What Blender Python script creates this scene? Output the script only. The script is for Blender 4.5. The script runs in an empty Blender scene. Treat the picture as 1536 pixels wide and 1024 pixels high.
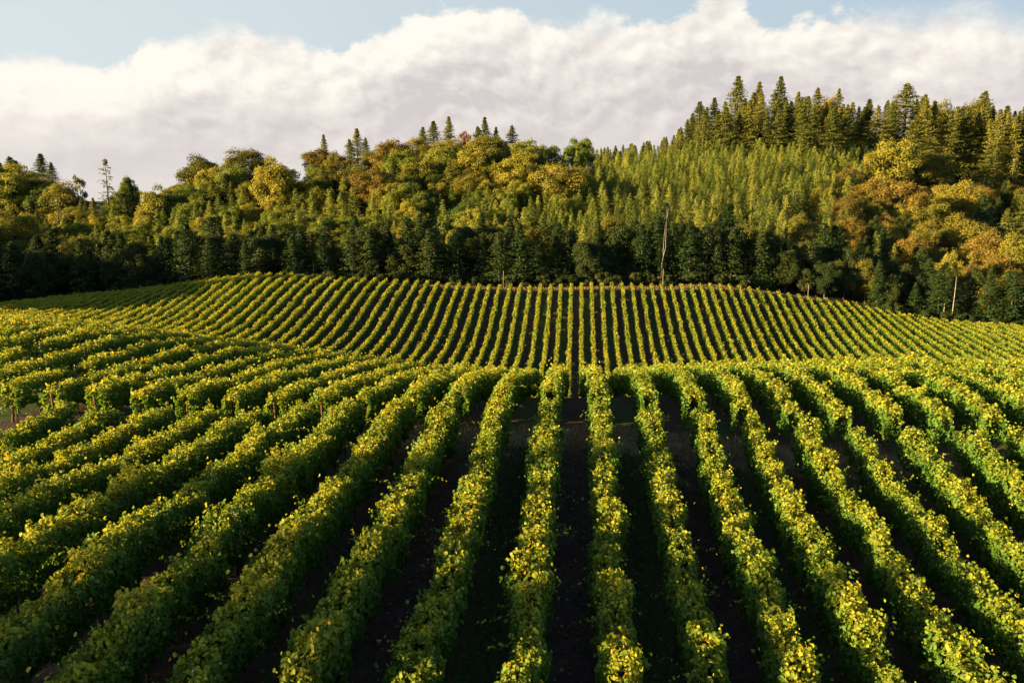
import bpy, math, random
import numpy as np
from mathutils import Vector, Matrix
random.seed(7)
RNG = np.random.default_rng(11)
SC = bpy.context.scene
COL = SC.collection
R = math.radians

# ================================================================ camera
F=1150.0; HV=320.0; VPU=866.0; S=2.1; CZ=30.0   # focal length / horizon / row direction of the photo, row spacing, camera height
PIT=math.atan((512-HV)/F); YAW=math.atan((VPU-768)*math.cos(PIT)/F)
cam_d = bpy.data.cameras.new('camera'); cam = bpy.data.objects.new('camera', cam_d); COL.objects.link(cam)
cam_d.sensor_width = 36.0; cam_d.lens = 36.0*F/1536.0; cam_d.clip_end = 12000; cam_d.clip_start = 0.3
cam.location = (0, 0, CZ); cam.rotation_euler = (R(90)-PIT, 0, YAW)
SC.camera = cam

# ================================================================ light
SUN_EL = R(11.3); SUN_PHI = R(24.0)               # low evening sun from the left, a little behind the camera
EXPO = 2.5
sdir = Vector((-math.cos(SUN_PHI)*math.cos(SUN_EL), -math.sin(SUN_PHI)*math.cos(SUN_EL), math.sin(SUN_EL)))
sl = bpy.data.lights.new('sun', 'SUN'); sl.energy = 5.0; sl.angle = R(0.5); sl.color = (1.0, 0.70, 0.30)
so = bpy.data.objects.new('sun', sl); COL.objects.link(so)
so.rotation_euler = sdir.to_track_quat('Z', 'Y').to_euler()
SC.view_settings.view_transform = 'Standard'; SC.view_settings.look = 'None'
SC.view_settings.exposure = EXPO; SC.view_settings.gamma = 1.0; SC.view_settings.use_curve_mapping = False

def ray(u,v):
    x=(u-768)/F; y=(512-v)/F
    fy=math.cos(PIT)+y*math.sin(PIT); fz=-math.sin(PIT)+y*math.cos(PIT)
    c,s=math.cos(YAW),math.sin(YAW)
    return (x*c-fy*s, x*s+fy*c, fz)

# ---------------------------------------------------------------- node helpers
class NT:
    def __init__(s, tree): s.t=tree; s.n=tree.nodes; s.l=tree.links; s.n.clear()
    def node(s, typ, **kw):
        nd=s.n.new(typ)
        for k,v in kw.items(): setattr(nd,k,v)
        return nd
    def put(s, sock, v):
        if v is None: return
        if hasattr(v,'is_output'): s.l.new(v, sock)
        else: sock.default_value = v
    def math(s, op, a, b=None, c=None, clamp=False):
        nd=s.node('ShaderNodeMath', operation=op, use_clamp=clamp)
        for i,x in enumerate((a,b,c)): s.put(nd.inputs[i], x)
        return nd.outputs[0]
    def vmath(s, op, a, b=None):
        nd=s.node('ShaderNodeVectorMath', operation=op); s.put(nd.inputs[0],a); s.put(nd.inputs[1],b)
        return nd.outputs[0]
    def noise(s, vec, scale, detail=4, rough=.55, dist=0.0):
        nd=s.node('ShaderNodeTexNoise'); s.put(nd.inputs['Vector'],vec)
        nd.inputs['Scale'].default_value=scale; nd.inputs['Detail'].default_value=detail
        nd.inputs['Roughness'].default_value=rough; nd.inputs['Distortion'].default_value=dist
        return nd.outputs['Fac']
    def mix(s, f, a, b):
        nd=s.node('ShaderNodeMix', data_type='RGBA'); s.put(nd.inputs[0],f)
        s.put(nd.inputs[6], a if hasattr(a,'is_output') else (*a[:3],1)); s.put(nd.inputs[7], b if hasattr(b,'is_output') else (*b[:3],1))
        return nd.outputs[2]
    def rng(s, v, a, b, c=0., d=1., smooth=True):
        nd=s.node('ShaderNodeMapRange', interpolation_type='SMOOTHSTEP' if smooth else 'LINEAR')
        s.put(nd.inputs[0],v)
        for i,x in enumerate((a,b,c,d)): s.put(nd.inputs[i+1],x)
        return nd.outputs[0]
    def xyz(s, v):
        nd=s.node('ShaderNodeSeparateXYZ'); s.put(nd.inputs[0],v); return nd.outputs
    def cxyz(s, x,y,z):
        nd=s.node('ShaderNodeCombineXYZ')
        for i,q in enumerate((x,y,z)): s.put(nd.inputs[i],q)
        return nd.outputs[0]

# ---------------------------------------------------------------- sky with a cumulus bank
def build_world():
    w=bpy.data.worlds.new('World'); SC.world=w; w.use_nodes=True
    g=NT(w.node_tree)
    sky=g.node('ShaderNodeTexSky', sky_type='NISHITA', sun_disc=False)
    sky.sun_elevation=SUN_EL; sky.sun_rotation=math.atan2(sdir.x, sdir.y)
    sky.air_density=0.7; sky.dust_density=0.5; sky.ozone_density=1.0
    tc=g.node('ShaderNodeTexCoord'); D=tc.outputs['Generated']
    x,y,z=g.xyz(D)
    az=g.math('ARCTAN2',x,y); el=g.math('ARCSINE',z)
    edge=[(-200,60),(0,98),(70,82),(120,92),(175,116),(215,88),(250,62),(300,48),(345,36),(390,52),(430,58),(470,78),(505,92),(530,74),(575,52),(615,34),(680,28),(740,24),(800,36),(850,38),(900,26),(945,44),(1000,36),(1060,12),(1100,10),(1145,46),(1190,44),(1240,22),(1330,22),(1400,18),(1460,6),(1530,14),(1700,30)]
    cur=g.node('ShaderNodeFloatCurve'); c=cur.mapping.curves[0]
    A0,A1=-1.1,1.0; pts=[]
    for u,v in edge:
        r=ray(u,v); pts.append(((math.atan2(r[0],r[1])-A0)/(A1-A0), math.atan2(r[2],math.hypot(r[0],r[1]))/0.6))
    c.points[0].location=(0,0.22); c.points[1].location=(1,0.30)
    for p in pts: c.points.new(*p)
    cur.mapping.update()
    g.put(cur.inputs['Value'], g.math('DIVIDE', g.math('SUBTRACT',az,A0), A1-A0, clamp=True))
    ed=g.math('MULTIPLY',cur.outputs[0],0.6)
    P=g.cxyz(g.math('MULTIPLY',az,1.0), g.math('MULTIPLY',el,1.5), 0.0)
    n1=g.noise(P,8.0,9,.55,.15); n2=g.noise(P,38.0,6,.6,.1)
    dep=g.math('ADD',g.math('SUBTRACT',ed,el),.006)                                  # angle below the cloud top
    e2=g.math('ADD',dep, g.math('ADD', g.math('MULTIPLY',g.math('SUBTRACT',n1,.5),.075), g.math('MULTIPLY',g.math('SUBTRACT',n2,.5),.042)))
    soft=g.noise(P,5.0,2)
    mask=g.rng(e2, -.005, g.math('ADD',.010,g.math('MULTIPLY',g.rng(soft,.45,.7),.035)))
    # a bank only ahead of the camera: clear sky towards the sun
    mask=g.math('MULTIPLY',mask, g.math('MULTIPLY', g.rng(az,-1.5,-1.0), g.rng(az,1.5,1.0)))
    # self shading of the billows: lit from the upper left
    def bil(vec):
        a_=g.noise(vec,7.5,5,.5,.2); b_=g.noise(vec,20.,4,.5,.1)
        r_=g.math('ABSOLUTE',g.math('SUBTRACT',b_,.5))
        return g.math('ADD',a_,g.math('MULTIPLY',r_,-.55))
    P2=g.cxyz(az,g.math('MULTIPLY',el,1.35),.3)
    rel=g.math('SUBTRACT',bil(P2),bil(g.vmath('ADD',P2,(-.010,.014,0))))
    low=g.noise(g.vmath('MULTIPLY',P,(1.0,1.5,1.0)),5.0,3,.45)
    body=g.rng(dep,.0,.11,1.,.0)
    amp=g.rng(el,.02,.17,1.1,3.3)
    sh=g.math('ADD', g.math('MULTIPLY',body,.78), g.math('ADD', g.math('MULTIPLY',rel,amp), g.math('MULTIPLY',g.math('SUBTRACT',low,.46),1.3)))
    sh=g.math('ADD',sh,g.rng(az,-.75,.25,.24,-.04))
    sh=g.math('ADD',sh,.08,clamp=True)
    ccol=g.mix(sh,(.73,.675,.67),(1.13,1.06,.96))
    ccol=g.mix(g.rng(el,.02,.15,.45,0.),ccol,(.80,.73,.70))
    b1=g.node('ShaderNodeBackground'); g.put(b1.inputs[0], g.mix(g.math('MULTIPLY',g.math('MULTIPLY',g.rng(el,.9,.4,0,.93),g.rng(az,-1.4,-.9)),g.rng(az,1.4,.9)), sky.outputs[0], g.mix(g.rng(az,-.8,.5),(2.55,2.8,2.8),(1.75,2.15,2.4)))); b1.inputs[1].default_value=SKY_STR
    b2=g.node('ShaderNodeBackground'); g.put(b2.inputs[0],ccol); b2.inputs[1].default_value=CLOUD_STR
    m=g.node('ShaderNodeMixShader'); g.put(m.inputs[0],mask); g.l.new(b1.outputs[0],m.inputs[1]); g.l.new(b2.outputs[0],m.inputs[2])
    o=g.node('ShaderNodeOutputWorld'); g.l.new(m.outputs[0],o.inputs[0])
SKY_STR=0.05; CLOUD_STR=0.163
build_world()

# ================================================================ terrain (a smooth surface through points surveyed on the vine rows)
def onrow(k,u,v):
    X=(abs(k)-.5)*S*(1 if k>0 else -1); r=ray(u,v); t=X/r[0]; return (X,r[1]*t,CZ+r[2]*t)
def atd(Y,u,v):
    r=ray(u,v); t=Y/r[1]; return (r[0]*t,Y,CZ+r[2]*t)
def atu(u,Y):
    r=ray(u,320); return r[0]/r[1]*Y
VH=2.0
ROWS={ # crown line of vine rows
3:[(1041,568),(1075,705),(1107,795),(1136,847),(1169,909),(1188,994)],
4:[(1160,700),(1193,762),(1245,843),(1283,947),(1330,1017)],
5:[(1164,568),(1216,663),(1264,729),(1311,776),(1387,871),(1434,947),(1472,1017)],
6:[(1235,578),(1311,672),(1358,734),(1434,824),(1500,904),(1533,942)],
7:[(1292,578),(1396,682),(1443,729),(1500,795),(1536,833)],
8:[(1349,568),(1405,606),(1481,668),(1536,738)],
9:[(1434,573),(1536,653)],
10:[(1495,564),(1536,592)],
-3:[(689,578),(661,630),(642,668),(613,705),(590,748),(552,805),(503,904),(449,1013)],
-4:[(604,587),(557,652),(524,696),(500,743),(462,759),(421,809),(390,850),(353,900),(317,945),(272,1009)],
-5:[(648,552),(623,560),(565,576),(549,586),(531,605),(510,617),(475,644),(417,696),(390,732),(326,777),(258,850),(227,886),(181,945),(127,1000)],
-6:[(623,545),(584,553),(545,566),(512,570),(483,590),(459,600),(442,615),(408,637),(385,656),(331,691),(290,723),(231,755),(181,787),(150,814),(77,873),(41,913)],
-7:[(561,539),(537,547),(498,557),(461,568),(436,578),(390,605),(326,655),(172,719),(122,746),(100,764),(27,796)],
-8:[(518,539),(475,545),(434,555),(391,570),(346,577),(317,614),(227,669),(77,728),(0,755)],
-9:[(459,536),(440,538),(400,544),(377,556),(350,564),(333,570),(272,578),(227,619),(195,637),(136,664),(45,696),(0,710)],
-10:[(390,533),(325,552),(276,565),(180,585),(118,646),(54,669),(0,682)],
-11:[(365,522),(312,531),(273,544),(211,559),(104,590),(27,651)],
-12:[(273,519),(229,531),(198,546),(161,554),(52,580),(5,596)],
-13:[(213,511),(177,523),(141,538),(104,546)],
-14:[(161,505),(128,515),(96,528),(62,536)],
-15:[(104,499),(73,507),(21,525)],
-16:[(52,493),(0,506)]}
HILL={
-9:[(692,545),(709,515),(719,482),(729,445),(735,425)],
-13:[(609,545),(673,422)],-18:[(505,528),(596,417)],-21:[(452,520)],-24:[(390,511),(499,412)],
-28:[(312,501),(437,409)],-31:[(261,495)],-32:[(370,408)],-33:[(222,491)],-36:[(174,485)],-38:[(144,481)],
10:[(1003,419),(1014,456),(1021,484),(1029,513),(1037,535),(1046,556)],
15:[(1077,422),(1083,435),(1096,468),(1107,494),(1115,515),(1125,535),(1135,546)],
20:[(1148,427),(1162,457),(1172,472),(1187,505),(1201,525)],
23:[(1189,434)]}
def survey():
    P=[]
    for D in (ROWS,HILL):
        for k,l in D.items():
            for q in l:
                x,y,z=onrow(k,*q); P.append((x,y,z-VH))
    for Y,u,v in [(33,862,567),(45,862,561),(60,862,562),(60,300,506),(62,450,523),(56,0,470),(55,1100,549),(55,1400,548),(58,1536,549),
                  (150,100,441),(149,0,454),(146,-120,462),(168,1343,466),(167,1397,475),(165,1447,480),(162,1536,486),(158,1640,492),(159,862,424),(159,900,423.5),(164,960,422),(166,1000,420.5),(166,1050,421),(157,740,424),(156,660,421),(168,1110,424),(170,1180,431),(170,1262,448),(130,1495,549),(118,0,468)]:
        x,y,z=atd(Y,u,v); P.append((x,y,z-VH))
    for x,y,z in [(0,85,-23.5),(0,105,-26),(-40,85,-19.5),(-70,85,-16),(45,85,-25.5),(80,85,-25.5),(30,105,-28),(75,110,-28.5),(-25,86,-21.5),(-45,104,-21.5),
                  (-75,104,-18.5),(-110,90,-13),(-110,120,-17),
                  (-50,45,-9),(-80,55,-8),(-60,20,-9),(-110,40,-8),(-50,0,-10.5),(0,0,-11.2),(40,0,-12.5),(0,-40,-13),(80,-20,-14),(-90,-30,-11),
                  (60,35,-11),(100,45,-12),(70,60,-14.5),(110,70,-18)]:
        P.append((x,y,z+CZ))
    for u,Y,z in [(0,160,-20.5),(200,163,-18),(450,166,-16.3),(862,172,-16.2),(1150,180,-17.3),(1343,182,-22),(1536,178,-25),
                  (50,200,-16),(50,235,-9),(50,330,1),(50,400,4),(300,180,-16),(300,220,-6),(300,255,4),(300,320,4),
                  (600,180,-15.5),(600,220,-3),(600,270,11),(600,340,12),(862,182,-15),(862,220,-4),(862,275,10),(862,350,14),
                  (1000,185,-13),(1000,230,0),(1000,275,11),(1000,310,17),(1000,370,24),
                  (1250,195,-15),(1250,245,1),(1250,300,14),(1250,380,36),(1250,450,36),(1500,200,-22),(1500,240,-14),(1500,310,8),(1500,380,29),(1500,450,32),
                  (1700,200,-20),(1700,300,2),(1700,390,25)]:
        P.append((atu(u,Y),Y,z+CZ))
    for x,y,z in [(-170,160,-8),(-170,110,-4),(-170,60,-6),(-200,200,-2),(-210,0,-10),(-200,300,5),(-120,480,2),(0,480,8),(150,480,28),(250,480,26),
                  (260,100,-24),(260,200,-14),(260,300,5),(260,0,-18),(180,40,-16),(150,-40,-16),(-200,-40,-12)]:
        P.append((x,y,z+CZ))
    return np.array(P,float)
SV=survey()
def tps_fit(P,lam):
    X=P[:,:2]/50.; n=len(P)
    d=np.linalg.norm(X[:,None]-X[None],axis=2)
    K=np.where(d>0,d*d*np.log(d+1e-12),0)+lam*np.eye(n)
    Q=np.c_[np.ones(n),X]
    A=np.zeros((n+3,n+3)); A[:n,:n]=K; A[:n,n:]=Q; A[n:,:n]=Q.T
    return np.linalg.solve(A, np.r_[P[:,2],0,0,0])
WT=tps_fit(SV,.02)
def tps(x,y):
    x=np.asarray(x,float).ravel()/50.; y=np.asarray(y,float).ravel()/50.; out=np.empty(len(x)); C=SV[:,:2]/50.
    for i in range(0,len(x),20000):
        a=np.stack([x[i:i+20000],y[i:i+20000]],1)
        d2=((a[:,None]-C[None])**2).sum(2)
        out[i:i+20000]=(.5*d2*np.log(d2+1e-12))@WT[:-3]+WT[-3]+a@WT[-2:]
    return out
GX0,GX1,GY0,GY1,GS=-262.,262.,-42.,482.,2.0
gx=np.arange(GX0,GX1+.1,GS); gy=np.arange(GY0,GY1+.1,GS)
GH=tps(*[a.ravel() for a in np.meshgrid(gx,gy)]).reshape(len(gy),len(gx))
def ground(x,y):
    x=np.asarray(x,float); y=np.asarray(y,float)
    fx=np.clip((x-GX0)/GS,0,len(gx)-1.001); fy=np.clip((y-GY0)/GS,0,len(gy)-1.001)
    ix=fx.astype(int); iy=fy.astype(int); ax=fx-ix; ay=fy-iy
    return (GH[iy,ix]*(1-ax)*(1-ay)+GH[iy,ix+1]*ax*(1-ay)+GH[iy+1,ix]*(1-ax)*ay+GH[iy+1,ix+1]*ax*ay)
def g1(x,y): return float(ground(x,y))

# ================================================================ object helpers
def tag(o, label=None, cat=None, group=None, kind=None):
    for k,v in (('label',label),('category',cat),('group',group),('kind',kind)):
        if v: o[k]=v
    return o
def empty(name, loc, rz=0.):
    o=bpy.data.objects.new(name,None); COL.objects.link(o); o.location=loc; o.rotation_euler=(0,0,rz); o.empty_display_size=.3
    return o
def link(name, me, parent=None, loc=None):
    o=bpy.data.objects.new(name,me); COL.objects.link(o)
    if parent is not None: o.parent=parent
    if loc is not None: o.location=loc
    return o
def np_mesh(name, V, Q, mat, tint=None, smooth=False):
    """V (n,3), Q (m,k) faces of k corners"""
    me=bpy.data.meshes.new(name); V=np.ascontiguousarray(V,np.float32); Q=np.ascontiguousarray(Q,np.int32); k=Q.shape[1]
    me.vertices.add(len(V)); me.vertices.foreach_set('co',V.ravel())
    me.loops.add(Q.size); me.loops.foreach_set('vertex_index',Q.ravel())
    me.polygons.add(len(Q)); me.polygons.foreach_set('loop_start',np.arange(0,Q.size,k,dtype=np.int32))
    me.update(calc_edges=True)
    if smooth: me.polygons.foreach_set('use_smooth',np.ones(len(Q),bool))
    if tint is not None:
        a=me.attributes.new('tint','FLOAT','POINT'); a.data.foreach_set('value',np.ascontiguousarray(tint,np.float32))
    me.materials.append(mat)
    return me
def nrm(a): return a/np.maximum(np.linalg.norm(a,axis=1,keepdims=True),1e-9)
def leaves(C, N, T, size, hexa, wide=1.0, fold=.22):
    """leaf cards at C facing N with the tip along T; folded six-corner leaves or kites"""
    N=nrm(N); T=nrm(T-N*(T*N).sum(1,keepdims=True)); B=np.cross(N,T)
    s=size[:,None]; n=len(C)
    def p(a,b,c): return C+T*(a*s)+B*(b*wide*s)+N*(c*s)
    if hexa:
        V=np.stack([p(-.08,0,0),p(.12,.48,fold*.6),p(.66,.44,fold*.3),p(1.,0,-.18),p(.66,-.44,fold*.3),p(.12,-.48,fold*.6)],1).reshape(-1,3)
        i=np.arange(n)[:,None]*6
        Q=np.concatenate([i+np.array([[0,3,2,1]]), i+np.array([[0,5,4,3]])],1).reshape(-1,4)
        return V,Q,6
    V=np.stack([p(0,0,0),p(.45,.5,fold*.5),p(1.,0,-.1),p(.45,-.5,fold*.5)],1).reshape(-1,3)
    Q=np.arange(n*4).reshape(-1,4)
    return V,Q,4
def tube(pts, rad, n=6):
    """tapered tube through points; returns V,Q"""
    pts=np.array(pts,float); V=[];Q=[]
    for i,p in enumerate(pts):
        d=pts[min(i+1,len(pts)-1)]-pts[max(i-1,0)]; d/=np.linalg.norm(d)+1e-9
        a=np.cross(d,[0.3,1,0.1]); a/=np.linalg.norm(a)+1e-9; b=np.cross(d,a)
        for j in range(n):
            t=2*math.pi*j/n; V.append(p+(a*math.cos(t)+b*math.sin(t))*rad[i])
    for i in range(len(pts)-1):
        for j in range(n):
            Q.append([i*n+j,i*n+(j+1)%n,(i+1)*n+(j+1)%n,(i+1)*n+j])
    m=len(V); V.append(pts[-1])
    for j in range(0,n,2): Q.append([(len(pts)-1)*n+j,(len(pts)-1)*n+(j+1)%n,(len(pts)-1)*n+(j+2)%n,m])
    return np.array(V),np.array(Q)
def join(parts):
    V=[];Q=[];o=0
    for v,q in parts: V.append(v); Q.append(q+o); o+=len(v)
    return np.concatenate(V),np.concatenate(Q)

# ================================================================ materials
def mat(name):
    m=bpy.data.materials.new(name); m.use_nodes=True; return m, NT(m.node_tree)
def bsdf(g, col, rough=.8, spec=.3, normal=None):
    b=g.node('ShaderNodeBsdfPrincipled'); g.put(b.inputs['Base Color'],col if hasattr(col,'is_output') else (*col,1)); g.put(b.inputs['Roughness'],rough)
    b.inputs['Specular IOR Level'].default_value=spec
    if normal is not None: g.put(b.inputs['Normal'],normal)
    return b.outputs[0]
def out(g, sh):
    o=g.node('ShaderNodeOutputMaterial'); g.l.new(sh,o.inputs[0])
def leaf_mat(name, stops, transl, tfac, hue=.0, spec=.10, rough=.6, pscale=.5, pamp=.25, tcol=(1.25,1.2,.45)):
    """foliage: colour from the per-leaf 'tint', varied per plant and slowly through space"""
    m,g=mat(name)
    at=g.node('ShaderNodeAttribute'); at.attribute_name='tint'
    oi=g.node('ShaderNodeObjectInfo'); gp=g.node('ShaderNodeNewGeometry')
    n=g.noise(gp.outputs['Position'],pscale,3,.6)
    f=g.math('ADD',at.outputs['Fac'],g.math('MULTIPLY',g.math('SUBTRACT',n,.5),pamp))
    f=g.math('ADD',f,g.math('MULTIPLY',g.math('SUBTRACT',oi.outputs['Random'],.5),hue),clamp=True)
    r=g.node('ShaderNodeValToRGB'); g.put(r.inputs[0],f); e=r.color_ramp.elements
    while len(e)<len(stops): e.new(.5)
    for el,(p,c) in zip(e,stops): el.position=p; el.color=(*c,1)
    c=r.outputs[0]
    d=bsdf(g,c,rough,spec)
    t=g.node('ShaderNodeBsdfTranslucent'); tc=g.node('ShaderNodeMix',data_type='RGBA',blend_type='MULTIPLY'); tc.inputs[0].default_value=1
    g.put(tc.inputs[6],c); g.put(tc.inputs[7],(*tcol,1)); g.put(t.inputs[0],tc.outputs[2])
    mx=g.node('ShaderNodeMixShader'); mx.inputs[0].default_value=tfac; g.l.new(d,mx.inputs[1]); g.l.new(t.outputs[0],mx.inputs[2])
    out(g,mx.outputs[0]); return m
M={}
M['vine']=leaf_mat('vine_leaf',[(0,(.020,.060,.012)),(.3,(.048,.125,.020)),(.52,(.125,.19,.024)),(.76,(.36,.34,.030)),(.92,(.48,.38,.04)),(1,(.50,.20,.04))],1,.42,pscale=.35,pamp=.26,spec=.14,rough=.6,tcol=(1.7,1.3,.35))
M['fir_young']=leaf_mat('young_fir_needles',[(0,(.038,.066,.016)),(.5,(.13,.172,.034)),(1,(.31,.31,.062))],1,.28,hue=.6,pscale=.05,pamp=.5)
M['fir_shade_dark']=leaf_mat('shade_dark_fir_needles',[(0,(.008,.022,.008)),(.5,(.022,.044,.013)),(1,(.060,.078,.020))],1,.15,hue=.4,pscale=.06,pamp=.3)  # dark firs, with the shade at the wood's foot put into the colour
M['fir_tall']=leaf_mat('tall_fir_needles',[(0,(.026,.045,.012)),(.5,(.092,.108,.022)),(1,(.21,.19,.038))],1,.18,hue=.5,pscale=.08,pamp=.3)
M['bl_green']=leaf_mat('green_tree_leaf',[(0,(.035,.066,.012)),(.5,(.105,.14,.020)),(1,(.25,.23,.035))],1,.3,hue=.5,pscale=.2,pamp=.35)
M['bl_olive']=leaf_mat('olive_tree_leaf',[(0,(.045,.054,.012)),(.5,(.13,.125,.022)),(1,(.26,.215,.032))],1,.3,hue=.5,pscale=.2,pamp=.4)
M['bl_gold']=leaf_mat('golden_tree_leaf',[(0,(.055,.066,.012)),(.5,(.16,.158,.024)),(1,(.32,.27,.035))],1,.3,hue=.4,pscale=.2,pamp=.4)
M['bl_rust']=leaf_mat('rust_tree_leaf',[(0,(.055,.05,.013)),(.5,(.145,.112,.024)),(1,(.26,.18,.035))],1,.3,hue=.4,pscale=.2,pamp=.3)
M['bl_shade_dark']=leaf_mat('shade_dark_tree_leaf',[(0,(.010,.022,.008)),(.5,(.028,.044,.012)),(1,(.07,.078,.018))],1,.2,hue=.6,pscale=.15,pamp=.3)  # leaves darkened in colour to carry the shade at the wood's foot
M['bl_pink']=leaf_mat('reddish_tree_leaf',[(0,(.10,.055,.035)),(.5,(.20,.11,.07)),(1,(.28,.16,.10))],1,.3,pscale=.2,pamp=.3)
def wood_mat(name, a, b, sc=6.):
    m,g=mat(name); tc=g.node('ShaderNodeTexCoord')
    v=g.vmath('MULTIPLY',tc.outputs['Object'],(1,1,.18)); n=g.noise(v,sc,5,.65)
    bp=g.node('ShaderNodeBump'); bp.inputs['Strength'].default_value=.6; bp.inputs['Distance'].default_value=.03; g.put(bp.inputs['Height'],n)
    out(g,bsdf(g,g.mix(g.rng(n,.3,.7),a,b),.85,.2,bp.outputs[0])); return m
M['bark']=wood_mat('bark',(.035,.026,.02),(.10,.078,.055))
M['pale_bark']=wood_mat('pale_bark',(.11,.105,.10),(.27,.265,.26),3)
M['vine_bark']=wood_mat('vine_bark',(.03,.02,.014),(.09,.06,.04),14)
M['post_wood']=wood_mat('post_wood',(.07,.032,.018),(.16,.075,.04),12)
M['stake_wood']=wood_mat('stake_wood',(.10,.075,.05),(.22,.18,.13),9)
def steel():
    m,g=mat('post_steel'); gp=g.node('ShaderNodeNewGeometry'); n=g.noise(gp.outputs['Position'],9,4)
    b=g.node('ShaderNodeBsdfPrincipled'); g.put(b.inputs['Base Color'],g.mix(g.rng(n,.45,.7),(.26,.27,.28),(.17,.12,.09))); b.inputs['Metallic'].default_value=.6; b.inputs['Roughness'].default_value=.55
    out(g,b.outputs[0]); return m
M['steel']=steel()
def plain(name,col,rough=.5):
    m,g=mat(name); gp=g.node('ShaderNodeNewGeometry'); n=g.noise(gp.outputs['Position'],20,3)
    out(g,bsdf(g,g.mix(n,[c*.85 for c in col],col),rough,.4)); return m
M['white_plastic']=plain('white_plastic',(.8,.8,.8)); M['orange_plastic']=plain('orange_plastic',(.55,.14,.03))

TOPX=[-140,-110,-66,-30,0,30,60,95,140]; TOPY=[147,150,151,156,160,167,170,163,156]
def ytop(x): return float(np.interp(x,TOPX,TOPY))
def ground_mat():
    m,g=mat('vineyard_earth'); gp=g.node('ShaderNodeNewGeometry'); P=gp.outputs['Position']; x,y,z=g.xyz(P)
    wob=g.math('MULTIPLY',g.math('SUBTRACT',g.noise(P,.5,3),.5),.35)
    xs=g.math('DIVIDE',g.math('ADD',x,wob),S)
    nr=g.math('ROUND',xs); par=g.math('MODULO',g.math('ABSOLUTE',nr),2.0)      # 0 = tilled soil aisle, 1 = grass aisle
    dist=g.math('ABSOLUTE',g.math('SUBTRACT',xs,nr))                            # .5 under the vines
    n1=g.noise(P,1.4,6,.65); n2=g.noise(P,9,6,.7); n3=g.noise(P,40,4,.7)
    soil=g.mix(g.rng(g.math('ADD',g.math('MULTIPLY',n1,.5),g.math('MULTIPLY',n2,.5)),.35,.68),(.034,.022,.016),(.092,.060,.042))
    grass=g.mix(g.rng(n2,.3,.7),(.022,.042,.012),(.06,.085,.026))
    dry=g.mix(g.rng(n2,.3,.7),(.13,.085,.045),(.27,.20,.10))
    gm=g.math('MULTIPLY',par,g.rng(g.math('ADD',dist,g.math('MULTIPLY',g.math('SUBTRACT',n2,.5),.35)),.40,.27))
    gm=g.math('MULTIPLY',gm,g.rng(n1,.28,.5,.45,1.))
    # wheel track of bare earth in the grass aisles
    c=g.mix(gm,soil,grass)
    c=g.mix(g.math('MULTIPLY',g.rng(n3,.62,.75),.5),c,(.14,.10,.06))            # straw and pruned leaves
    hb=g.math('MULTIPLY',g.rng(g.math('ADD',y,wob),30.6,31.4),g.rng(g.math('ADD',y,wob),34.0,33.0))
    hb=g.math('MULTIPLY',hb,g.rng(x,-16,-8))
    c=g.mix(g.math('MULTIPLY',hb,g.rng(n1,.3,.6,.1,.55)),c,dry)
    cur=g.node('ShaderNodeFloatCurve'); cc=cur.mapping.curves[0]
    cc.points[0].location=(0,.47); cc.points[1].location=(1,.53)
    for a,b in zip(TOPX,TOPY): cc.points.new((a+160)/320,(b-100)/100)
    cur.mapping.update(); g.put(cur.inputs['Value'],g.math('DIVIDE',g.math('ADD',x,160),320,clamp=True))
    yt=g.math('ADD',g.math('MULTIPLY',cur.outputs[0],100),100)
    dy=g.math('SUBTRACT',g.math('ADD',y,g.math('MULTIPLY',g.math('SUBTRACT',n1,.5),2.)),yt)
    strip=g.mix(g.rng(n1,.35,.65),(.07,.045,.03),(.12,.085,.05))
    c=g.mix(g.rng(dy,.2,1.2),c,strip)
    forest=g.mix(n2,(.020,.022,.010),(.055,.048,.026))
    c=g.mix(g.rng(dy,4.5,8.),c,forest)
    side=g.rng(g.math('ABSOLUTE',x),125,140); c=g.mix(side,c,forest)
    h=g.math('ADD',g.math('MULTIPLY',n2,.10),g.math('ADD',g.math('MULTIPLY',n3,.04),g.math('MULTIPLY',n1,.2)))
    bp=g.node('ShaderNodeBump'); bp.inputs['Strength'].default_value=.9; bp.inputs['Distance'].default_value=.5; g.put(bp.inputs['Height'],h)
    out(g,bsdf(g,c,.95,.15,bp.outputs[0])); return m

# ================================================================ ground sheet
def build_ground():
    outer=[20,50,110,220,450,900,1800,3500]
    X=np.concatenate([[GX0-d for d in outer[::-1]],gx,[GX1+d for d in outer]]); Y=np.concatenate([[GY0-d for d in outer[::-1]],gy,[GY1+d for d in outer]])
    XX,YY=np.meshgrid(X,Y)
    Z=ground(XX,YY)
    ex=np.maximum(np.maximum(GX0-XX,XX-GX1),0)+np.maximum(np.maximum(GY0-YY,YY-GY1),0)
    Z=Z+(CZ-16-Z)*np.clip(ex/700,0,1)
    inr=(np.abs(XX)<130)&(YY<100)
    Z=Z+np.where(inr,.03*np.sin(XX*2*math.pi/S+math.pi)*1.0,0)          # berm under each vine line
    V=np.stack([XX.ravel(),YY.ravel(),Z.ravel()],1); nx=len(X)
    i,j=np.meshgrid(np.arange(nx-1),np.arange(len(Y)-1)); a=(j*nx+i).ravel()
    Q=np.stack([a,a+1,a+nx+1,a+nx],1)
    o=link('ground',np_mesh('ground',V,Q,ground_mat(),smooth=True)); tag(o,kind='structure')
build_ground()

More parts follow.
